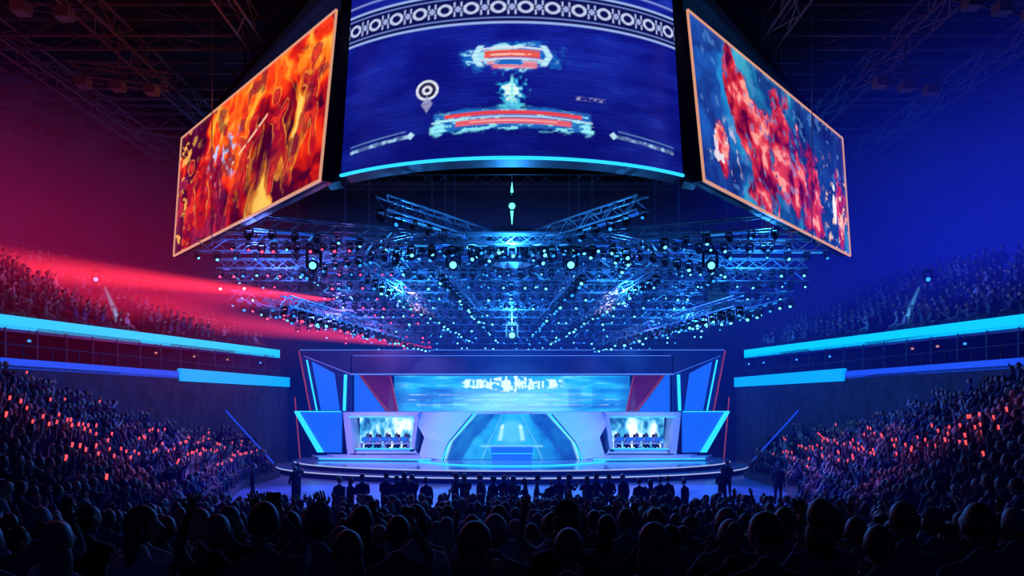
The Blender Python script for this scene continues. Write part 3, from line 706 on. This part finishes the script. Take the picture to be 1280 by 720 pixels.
for sg in(-1,1):
    for (a,b_) in (((10.8,38,9.6),(6.2,60,9.3)),((13.5,44,10.2),(9,60,10.2)),((7.2,40,11.4),(3.0,60,10.0)),((3.6,41,11.6),(1.2,60,10.2)),((16,46,11.0),(11.5,60,10.6))):
        run((sg*a[0],a[1],a[2]),(sg*b_[0],b_[1],b_[2]),.9,.5,.04,((1,3,3,1,2) if sg<0 and a[0]>10 else (1,1,2,2,4)),.28,.85)
    for y in(40,48,56): 
        for x in(4,10,15): T.prism((sg*x,y,12.8),(sg*x,y,26.9),.025)
    for p in((9.9,40,12.4),(3.0,41,12.6)): fixture((sg*p[0],p[1],p[2]),(0,-1,-.25),1,1.8)
    for k in range(9):
        y=47-k*.04*k*.3; FX.box((sg*12-.5,y-.35,12.2-k*.3),(sg*12+.5,y+.35,12.44-k*.3),0)
for k,(r_,z_) in enumerate(((1.3,13.6),(1.7,13.2),(2.1,12.8),(1.5,12.4),(1.0,12.0))):
    T.prism((0,42,z_),(0,42,z_+.25),r_,0,16,r_*.85)
for a in range(10):
    q=2*math.pi*a/10; fixture((2.0*math.cos(q),42+2*math.sin(q),12.75),(math.cos(q)*.6,-1,-.5),1 if a%2 else 4,1)
T.prism((0,38,14.6),(0,38,26.9),.03); fixture((0,38,14.7),(0,-1,-.1),5,1.5)
FX.prism((0,37.9,14.6),(0,37.9,15.2),.09,5,5,.01); FX.prism((0,37.9,13.95),(0,37.9,13.2),.09,5,5,.01)
T.prism((0,50,9.1),(0,50,11.4),.04); fixture((0,50,9.8),(0,-1,-.3),1,1.8)
T.build('lighting_truss_grid',[M_truss])
for sg in(-1,1): fixture((sg*23.6,45.4,12.3),(-sg*.4,-1,-.3),2,1.2); fixture((sg*22.0,44.9,9.6),(-sg*.3,-1,.6),1,1.0)
FX.build('moving_head_lights',[M_black,M_lens,M_lensb,M_lensr,M_lensoff,M_lensg,M_batten,M_batten2])
RT=MB()
for y in range(14,76,7):
    RT.truss((-40,y,24.5),(40,y,24.5),1.6,.09,bay=2.2)
for x in (-33,-26,-20,-13,13,20,26,33): RT.truss((x,8,23.4),(x,78,23.4),1.0,.07,bay=1.8)
for sg in(-1,1):
    for y in(24,32,40): 
        RT.truss((sg*20-2.2,y,21.4),(sg*20+2.2,y+1.5,21.4),.7,.05); RT.prism((sg*20,y+.7,21.7),(sg*20,y+.7,24),.06)
        for q in(-1.5,0,1.5): RT.box((sg*20+q-.3,y+.3+q*.3,20.6),(sg*20+q+.3,y+.9+q*.3,21.05))
RT.build('roof_truss',[mat('roof_steel',(.16,.16,.18),.6,.2,noise=.3)])

# ------------------------------------------------------------------ haze glow and beams: light painted as emission volumes (soft falloff)
hz=empty('stage_haze_glow')
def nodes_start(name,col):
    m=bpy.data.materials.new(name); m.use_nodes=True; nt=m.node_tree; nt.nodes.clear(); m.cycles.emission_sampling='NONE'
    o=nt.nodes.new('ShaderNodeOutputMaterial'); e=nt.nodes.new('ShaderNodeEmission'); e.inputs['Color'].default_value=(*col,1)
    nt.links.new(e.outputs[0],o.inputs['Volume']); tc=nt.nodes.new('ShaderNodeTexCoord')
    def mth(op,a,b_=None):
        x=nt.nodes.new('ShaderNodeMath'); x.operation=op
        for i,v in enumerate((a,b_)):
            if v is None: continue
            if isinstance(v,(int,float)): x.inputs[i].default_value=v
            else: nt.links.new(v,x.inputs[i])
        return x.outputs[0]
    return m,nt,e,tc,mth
def fog(c,r,col,add):  # painted haze glow: the volume emits its colour, lamps do not light it
    m,nt,e,tc,mth=nodes_start('haze_emission',col)
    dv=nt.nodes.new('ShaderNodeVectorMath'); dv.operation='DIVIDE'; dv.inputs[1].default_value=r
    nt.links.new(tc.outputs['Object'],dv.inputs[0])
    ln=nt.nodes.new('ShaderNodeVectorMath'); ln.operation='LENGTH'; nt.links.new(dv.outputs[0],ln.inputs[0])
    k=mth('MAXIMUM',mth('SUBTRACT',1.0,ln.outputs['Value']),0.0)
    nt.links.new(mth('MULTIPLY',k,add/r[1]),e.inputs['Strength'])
    mb=MB(); sphere(mb,(0,0,0),r[0],r[1],r[2],0,32,18); o=mb.build('haze_glow',[m],parent=hz); o.location=c
def beam(p,q,r0,r1,col,add,fall=.7):  # painted light shaft: the cone emits by itself, no lamp drives it
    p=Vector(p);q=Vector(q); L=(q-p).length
    m,nt,e,tc,mth=nodes_start('beam_emission',col)
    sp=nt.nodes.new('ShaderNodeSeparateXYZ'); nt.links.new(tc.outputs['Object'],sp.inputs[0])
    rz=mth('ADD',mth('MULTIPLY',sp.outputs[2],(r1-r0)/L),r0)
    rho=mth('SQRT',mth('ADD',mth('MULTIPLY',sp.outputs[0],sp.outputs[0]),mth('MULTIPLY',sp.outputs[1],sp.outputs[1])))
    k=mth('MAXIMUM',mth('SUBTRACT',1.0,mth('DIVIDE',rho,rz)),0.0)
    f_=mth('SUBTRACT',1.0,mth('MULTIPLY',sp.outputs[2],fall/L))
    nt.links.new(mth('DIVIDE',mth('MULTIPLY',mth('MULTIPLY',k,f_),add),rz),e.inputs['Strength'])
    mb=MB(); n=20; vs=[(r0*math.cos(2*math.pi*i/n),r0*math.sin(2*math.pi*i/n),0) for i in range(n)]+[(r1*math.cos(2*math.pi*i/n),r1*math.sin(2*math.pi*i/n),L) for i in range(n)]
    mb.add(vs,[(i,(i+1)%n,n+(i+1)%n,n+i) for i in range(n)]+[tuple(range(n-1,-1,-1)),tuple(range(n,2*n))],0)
    o=mb.build('beam_glow',[m],parent=hz); o.location=p; o.rotation_euler=(q-p).to_track_quat('Z','Y').to_euler()
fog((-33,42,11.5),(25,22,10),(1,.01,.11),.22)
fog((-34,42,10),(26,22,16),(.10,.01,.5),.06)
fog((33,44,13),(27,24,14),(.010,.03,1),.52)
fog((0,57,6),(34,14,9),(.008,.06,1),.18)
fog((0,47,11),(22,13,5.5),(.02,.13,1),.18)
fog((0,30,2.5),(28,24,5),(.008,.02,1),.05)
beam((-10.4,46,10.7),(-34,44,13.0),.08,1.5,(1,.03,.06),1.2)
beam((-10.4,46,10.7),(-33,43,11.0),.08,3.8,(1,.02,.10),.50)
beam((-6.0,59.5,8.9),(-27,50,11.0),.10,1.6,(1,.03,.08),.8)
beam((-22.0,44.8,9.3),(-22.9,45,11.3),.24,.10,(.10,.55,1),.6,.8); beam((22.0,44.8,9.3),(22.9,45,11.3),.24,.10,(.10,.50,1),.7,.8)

# ------------------------------------------------------------------ lights
def spot(loc,tgt,col,en,ang=60,blend_=.6,rad=.3):
    l=bpy.data.lights.new('spot','SPOT'); l.color=col; l.energy=en; l.spot_size=math.radians(ang); l.spot_blend=blend_; l.shadow_soft_size=rad
    o=bpy.data.objects.new('stage_spotlight',l); COL.objects.link(o); o.location=loc
    o.rotation_euler=(Vector(tgt)-Vector(loc)).to_track_quat('-Z','Y').to_euler(); return o
def point(loc,col,en,rad=.3):
    l=bpy.data.lights.new('pt','POINT'); l.color=col; l.energy=en; l.shadow_soft_size=rad
    o=bpy.data.objects.new('rig_lamp',l); COL.objects.link(o); o.location=loc; return o
BL=(.03,.10,1); CYc=(.1,.55,1); RD=(1,.03,.08); PK=(.75,.50,1)
spot((-6,46,11.5),(-6,58,2),PK,6000,60); spot((6,46,11.5),(6,58,2),(.58,.56,1),6000,60); spot((0,47,11),(0,57,2),CYc,7000,60)
spot((-12,48,10.5),(-13,58,3),(.15,.35,1),3500,60); spot((12,48,10.5),(13,58,3),(.15,.35,1),3500,60)
for x,c in((-10,(.10,.16,1)),(10,(.10,.16,1)),(0,(.06,.35,1))): spot((x*.7,50,10.5),(x,40,0),c,14000,60)
spot((-7,50,11),(-4,16,1.5),BL,4500,60); spot((7,50,11),(4,16,1.5),BL,4500,60)
spot((0,34,12.6),(0,10,2.5),(.05,.12,1),700,75)
spot((-4,40,12),(-16,32,3),BL,6500,70); spot((4,40,12),(16,32,3),BL,7500,70)
for sg in(-1,1):
    spot((sg*3,34,12.3),(sg*14,24,3),RD,3400,26); spot((sg*3,40,12),(sg*14.5,34,2),RD,4000,22); spot((sg*4,46,11.5),(sg*15,41,2),RD,3000,20)
spot((-17,38,13.5),(-37,44,17),(1,.02,.08),900,90,1)
spot((17,38,13.5),(37,44,17),(.01,.03,1),1800,90,1)
spot((-18,32,11),(-27,48,11),(1,.04,.15),110,80,1); spot((18,32,11),(27,48,11),(.02,.08,1),200,80,1)
for p in((-6,44,11),(6,44,11),(0,50,10.6),(-11,51,10),(11,51,10),(-13,41,11.6),(13,41,11.6),(0,36,12)):
    point(p,(.03,.32,1) if p[0]>-9 else (.12,.20,1),1050)
point((-11,50,9.4),RD,450)
point((-24,30,19),(1,.08,.12),260,1); point((24,30,19),(.1,.1,.8),160,1)

w=bpy.data.worlds.new('world'); scene.world=w; w.use_nodes=True
w.node_tree.nodes['Background'].inputs[0].default_value=(.01,.015,.12,1); w.node_tree.nodes['Background'].inputs[1].default_value=.25

cam=bpy.data.cameras.new('camera'); cam.sensor_width=36; cam.lens=28.125; cam.shift_y=145/1280; cam.clip_end=500
co=bpy.data.objects.new('camera',cam); COL.objects.link(co); co.location=(0,0,4.7); co.rotation_euler=(math.radians(90),0,0)
scene.camera=co
